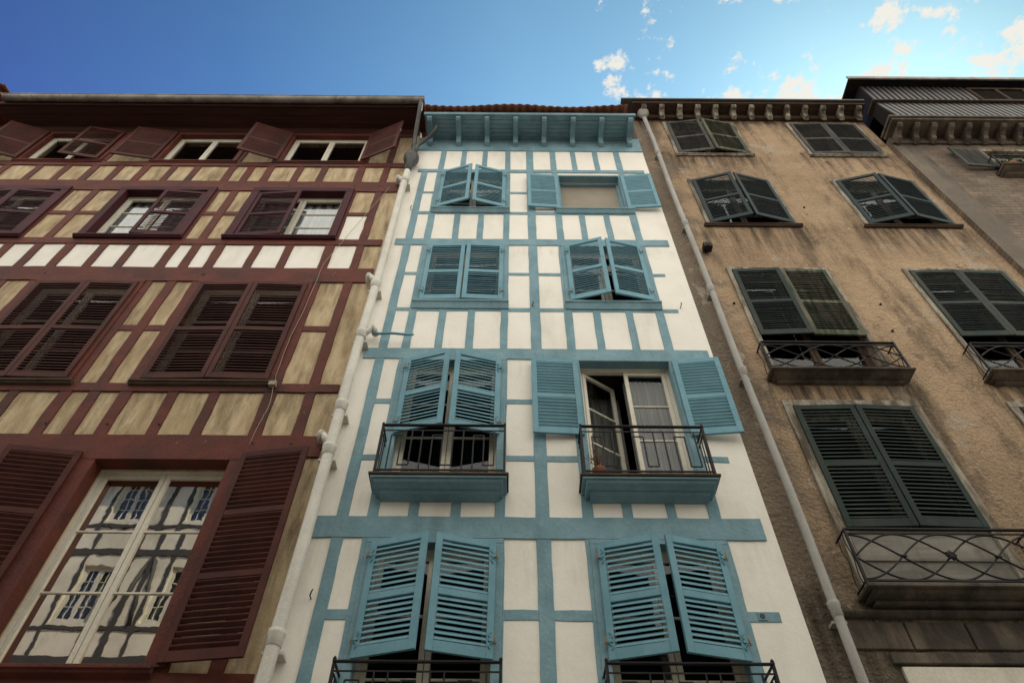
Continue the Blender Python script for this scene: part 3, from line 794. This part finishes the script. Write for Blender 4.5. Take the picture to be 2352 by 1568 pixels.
# ============================================================ FAR RED HOUSE
fr = root('townhouse', (-14, 0, 0), 'red-painted townhouse with a projecting terracotta tile eave', 'house')
fops = [(-13.6,-12.2,14.6,16.0),(-13.6,-12.2,11.6,13.3)]
wall(fr, -16.5, -11.35, .02, 16.4, fops, [M['beige']])
mb = MB()
for z in (16.1, 14.3, 13.6, 11.3, 10.6): mb.strip(-16.4, -11.36, z, .3, .03, False, y=.02)
for x in (-11.5,-12.05,-12.7,-13.75,-14.5,-15.3): mb.strip(3, 16.2, x, .15, .022, True, y=.02)
part('timber_frame', mb, [M['red']], fr)
for (a,b,c,d) in fops:
    w = window(fr, a, b, c, d, y=.02); shutter(w, b+.02, c, .7, d-c, -1, 174, 'redshut', .05, 2, -.05); shutter(w, a-.02, c, .7, d-c, 1, 174, 'redshut', .05, 2, -.05)
mb = MB(); mb.box(-16.5, -11.36, -.75, .05, 16.62, 16.68)
for i in range(11):
    x = -16.4+i*.46; mb.box(x, x+.1, -.74, .04, 16.48, 16.618)
mb.box(-16.5, -11.36, -.03, .04, 16.3, 16.6)
roof = part('roof', mb, [M['red']], fr, bev=.005)
t = part('tiles', corr_tiles(-16.6, -11.30, -.90, 3.5, 16.74, .28), [M['tile']], roof)
so = t.modifiers.new('s','SOLIDIFY'); so.thickness = .018; so.offset = -1

# ============================================================ PLANTS
def plant(loc, label, leafy, s):
    e = root('potted_plant', loc, label, 'plant')
    mb = MB(); x, y, z = loc
    mb.tube([(x,y,z),(x,y,z+.10*s),(x,y,z+.12*s),(x,y,z+.14*s)], [.045*s,.065*s,.075*s,.075*s], 14)
    part('pot', mb, [M['pot']], e)
    mb = MB()
    for i in range(26 if leafy else 16):
        an = random.uniform(0, 6.28); le = random.uniform(.15,.38)*s; sp = random.uniform(.2,.75)
        p0 = Vector((x,y,z+.12*s)); p1 = p0+Vector((math.cos(an)*sp*le*.4, math.sin(an)*sp*le*.4, le*.6)); p2 = p0+Vector((math.cos(an)*sp*le, math.sin(an)*sp*le, le*(1 if not leafy else .7)))
        mb.tube([p0,p1,p2], [.004,.003,.002], 4)
        for q in range(14 if leafy else 7):
            u = random.uniform(.3,1); c = p0.lerp(p1, u*2) if u < .5 else p1.lerp(p2, u*2-1)
            d1 = Vector((random.uniform(-1,1),random.uniform(-1,1),random.uniform(-.6,1))).normalized()*random.uniform(.02,.04)*s
            d2 = d1.orthogonal().normalized()*.010*s
            mb.quad([c, c+d1*.5+d2, c+d1, c+d1*.5-d2])
    part('foliage', mb, [M['leaf' if leafy else 'dry']], e)
plant((.88,-.20,6.402), 'small dried plant in a terracotta pot on a balcony ledge', False, 1.0)
plant((9.8,-.26,14.202), 'bushy green plant in a pot on an iron balcony', True, 1.3)
plant((10.35,-.26,14.202), 'bushy green plant in a pot on an iron balcony', True, 1.5)

# ============================================================ OPPOSITE SIDE OF THE STREET
def opposite(x0, x1, h, label, seed, timber=True):
    random.seed(seed)
    W_ = x1-x0
    e = root('townhouse', (0,0,0), label, 'house')
    n = int(W_/1.9); sp = W_/n; ops = []
    z = 3.6
    while z+1.9 < h:
        for i in range(n):
            cx = -W_/2+sp*(i+.5); ops.append((cx-.45, cx+.45, z+.6, z+2.2))
        z += 2.9
    wall(e, -W_/2, W_/2, 0, h, ops, [M['opwall']])
    if timber:
        mb = MB(); z = 3.3
        while z < h:
            mb.strip(-W_/2, W_/2, z, .19, .03, False)
            if z+1 < h: mb.strip(-W_/2, W_/2, z+.75, .10, .022, False)
            if z+2.9 < h:
                for i in range(n+1):
                    if i % 2 == 0:
                        xx = -W_/2+sp*i
                        for sg in (-1, 1):
                            mb.tube([(xx+sg*.08,-.0,z+2.7),(xx+sg*.42,-.0,z+.8)], .06, 4)
            z += 2.9
        for i in range(n+1):
            x = -W_/2+sp*i; mb.strip(0, h, min(max(x,-W_/2+.08),W_/2-.08), .14, .026, True)
        for i in range(n):
            cx = -W_/2+sp*(i+.5)
            for dx in (-.53, .53): mb.strip(0, h, cx+dx, .09, .024, True)
        part('timber_frame', mb, [M['optimber']], e)
    for o in ops:
        window(e, *o, munt=4, vm=2, yr=.1, glass='glass', curtain='greycurt')
    mb = MB(); mb.box(-W_/2-.05, W_/2+.05, -.45, 8, h, h+.12)
    part('roof', mb, [M['tile']], e)
    e.location = ((x0+x1)/2, -9.2, 0); e.rotation_euler = (0,0,math.pi)
opposite(-16, -5.2, 14.4, 'half-timbered townhouse with dark grey beams across the street', 3)
opposite(-5.15, 3.4, 9.6, 'low half-timbered townhouse with dark grey beams across the street', 4)
opposite(3.45, 14, 9.6, 'plain pale rendered townhouse across the street', 5, False)

# ============================================================ GROUND
def sheet(name, x0, x1, y0, y1, z, mat):
    mb = MB(); mb.quad([(x0,y0,z),(x1,y0,z),(x1,y1,z),(x0,y1,z)])
    o = place(name, mb.mesh(name, [M[mat]]), None, (0,0,0)); o['kind'] = 'structure'; return o
sheet('ground', -300, 300, -300, 300, -.004, 'paving')
sheet('road', -40, 40, -8.0, -1.2, .0, 'paving')
for (y0, y1) in ((-1.2, -.001), (-9.19, -8.0)):
    mb = MB(); mb.box(-40, 40, y0, y1, 0, .12); o = place('pavement', mb.mesh('pavement', [M['kerb']]), None, (0,0,0), bev=.01); o['kind'] = 'structure'

# ============================================================ WORLD / SUN
world = bpy.data.worlds.new('World'); scene.world = world; world.use_nodes = True
nt = world.node_tree; nt.nodes.clear()
EL, AZ = math.radians(52), math.radians(55)   # AZ measured from +Y towards +X
sky = N(nt, 'ShaderNodeTexSky'); sky.sky_type = 'NISHITA'; sky.sun_disc = False
sky.sun_elevation = EL; sky.sun_rotation = AZ; sky.air_density = 1.0; sky.dust_density = .4; sky.ozone_density = 1.5
tc = N(nt, 'ShaderNodeTexCoord'); sp = N(nt, 'ShaderNodeSeparateXYZ'); nt.links.new(tc.outputs['Generated'], sp.inputs[0])
zz = math_(nt, 'MAXIMUM', sp.outputs[2], .08)
u = math_(nt, 'DIVIDE', sp.outputs[0], zz); v = math_(nt, 'DIVIDE', sp.outputs[1], zz)
cb = N(nt, 'ShaderNodeCombineXYZ'); nt.links.new(u, cb.inputs[0]); nt.links.new(v, cb.inputs[1]); cb.inputs[2].default_value = 4.3
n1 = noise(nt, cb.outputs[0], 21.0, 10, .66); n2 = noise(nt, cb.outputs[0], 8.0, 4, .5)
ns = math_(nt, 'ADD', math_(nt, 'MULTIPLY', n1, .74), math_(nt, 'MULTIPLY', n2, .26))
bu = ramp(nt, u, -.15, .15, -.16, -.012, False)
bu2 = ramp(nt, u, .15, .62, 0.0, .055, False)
bv = ramp(nt, v, .12, -.25, 0.0, .38, False)  # unseen cloud cover behind the camera, added to light the shaded facades
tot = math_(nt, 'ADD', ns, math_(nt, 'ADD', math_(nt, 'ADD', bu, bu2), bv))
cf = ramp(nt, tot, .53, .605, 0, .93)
tint = N(nt, 'ShaderNodeValToRGB'); cr = tint.color_ramp
um = ramp(nt, u, -.8, .8, 0, 1, False); nt.links.new(um, tint.inputs[0])
cr.elements[0].position = 0.0; cr.elements[0].color = (.20,.26,.46,1)
cr.elements[1].position = 1.0; cr.elements[1].color = (.30,.46,.42,1)
e2 = cr.elements.new(.5); e2.color = (.47,.68,.62,1)
e3 = cr.elements.new(.25); e3.color = (.27,.42,.52,1)
e4 = cr.elements.new(.72); e4.color = (.42,.64,.58,1)
skc = mixc(nt, 1.0, sky.outputs[0], tint.outputs[0], 'MULTIPLY')
lift = ramp(nt, v, .20, .36, 1.0, 1.22, False)
cl = N(nt, 'ShaderNodeCombineColor')
for i in range(3): nt.links.new(math_(nt, 'MULTIPLY', lift, 1.95), cl.inputs[i])
skc = mixc(nt, 1.0, skc, cl.outputs[0], 'MULTIPLY')
skyb = N(nt, 'ShaderNodeBackground'); skyb.inputs[1].default_value = .15; nt.links.new(skc, skyb.inputs[0])
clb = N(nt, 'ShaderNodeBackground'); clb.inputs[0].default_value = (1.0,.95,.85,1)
nt.links.new(ramp(nt, v, .15, -.2, .92, 2.0, False), clb.inputs[1])  # added clouds behind the camera are brighter, as fill for the facades
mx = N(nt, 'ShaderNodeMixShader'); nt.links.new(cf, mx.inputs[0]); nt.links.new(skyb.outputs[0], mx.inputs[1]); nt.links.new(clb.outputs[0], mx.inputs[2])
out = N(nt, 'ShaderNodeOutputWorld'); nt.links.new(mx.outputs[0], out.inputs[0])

sl = bpy.data.lights.new('sun', 'SUN'); sl.energy = 3.0; sl.angle = math.radians(.5); sl.color = (1,.94,.84)
so = bpy.data.objects.new('sun', sl); scene.collection.objects.link(so)
sd = Vector((math.sin(AZ)*math.cos(EL), math.cos(AZ)*math.cos(EL), math.sin(EL)))
so.rotation_euler = sd.to_track_quat('Z', 'Y').to_euler(); so.location = sd*60

scene.view_settings.view_transform = 'Standard'; scene.view_settings.look = 'None'; scene.view_settings.exposure = 0

cam = bpy.data.cameras.new('camera'); co = bpy.data.objects.new('camera', cam); scene.collection.objects.link(co)
cam.lens = 24; cam.sensor_width = 36; cam.clip_end = 800
co.matrix_world = Matrix.Translation((-.085,-6,1.6)) @ Matrix.Rotation(math.radians(141), 4, 'X') @ Matrix.Rotation(math.radians(.42), 4, 'Z')
scene.camera = co
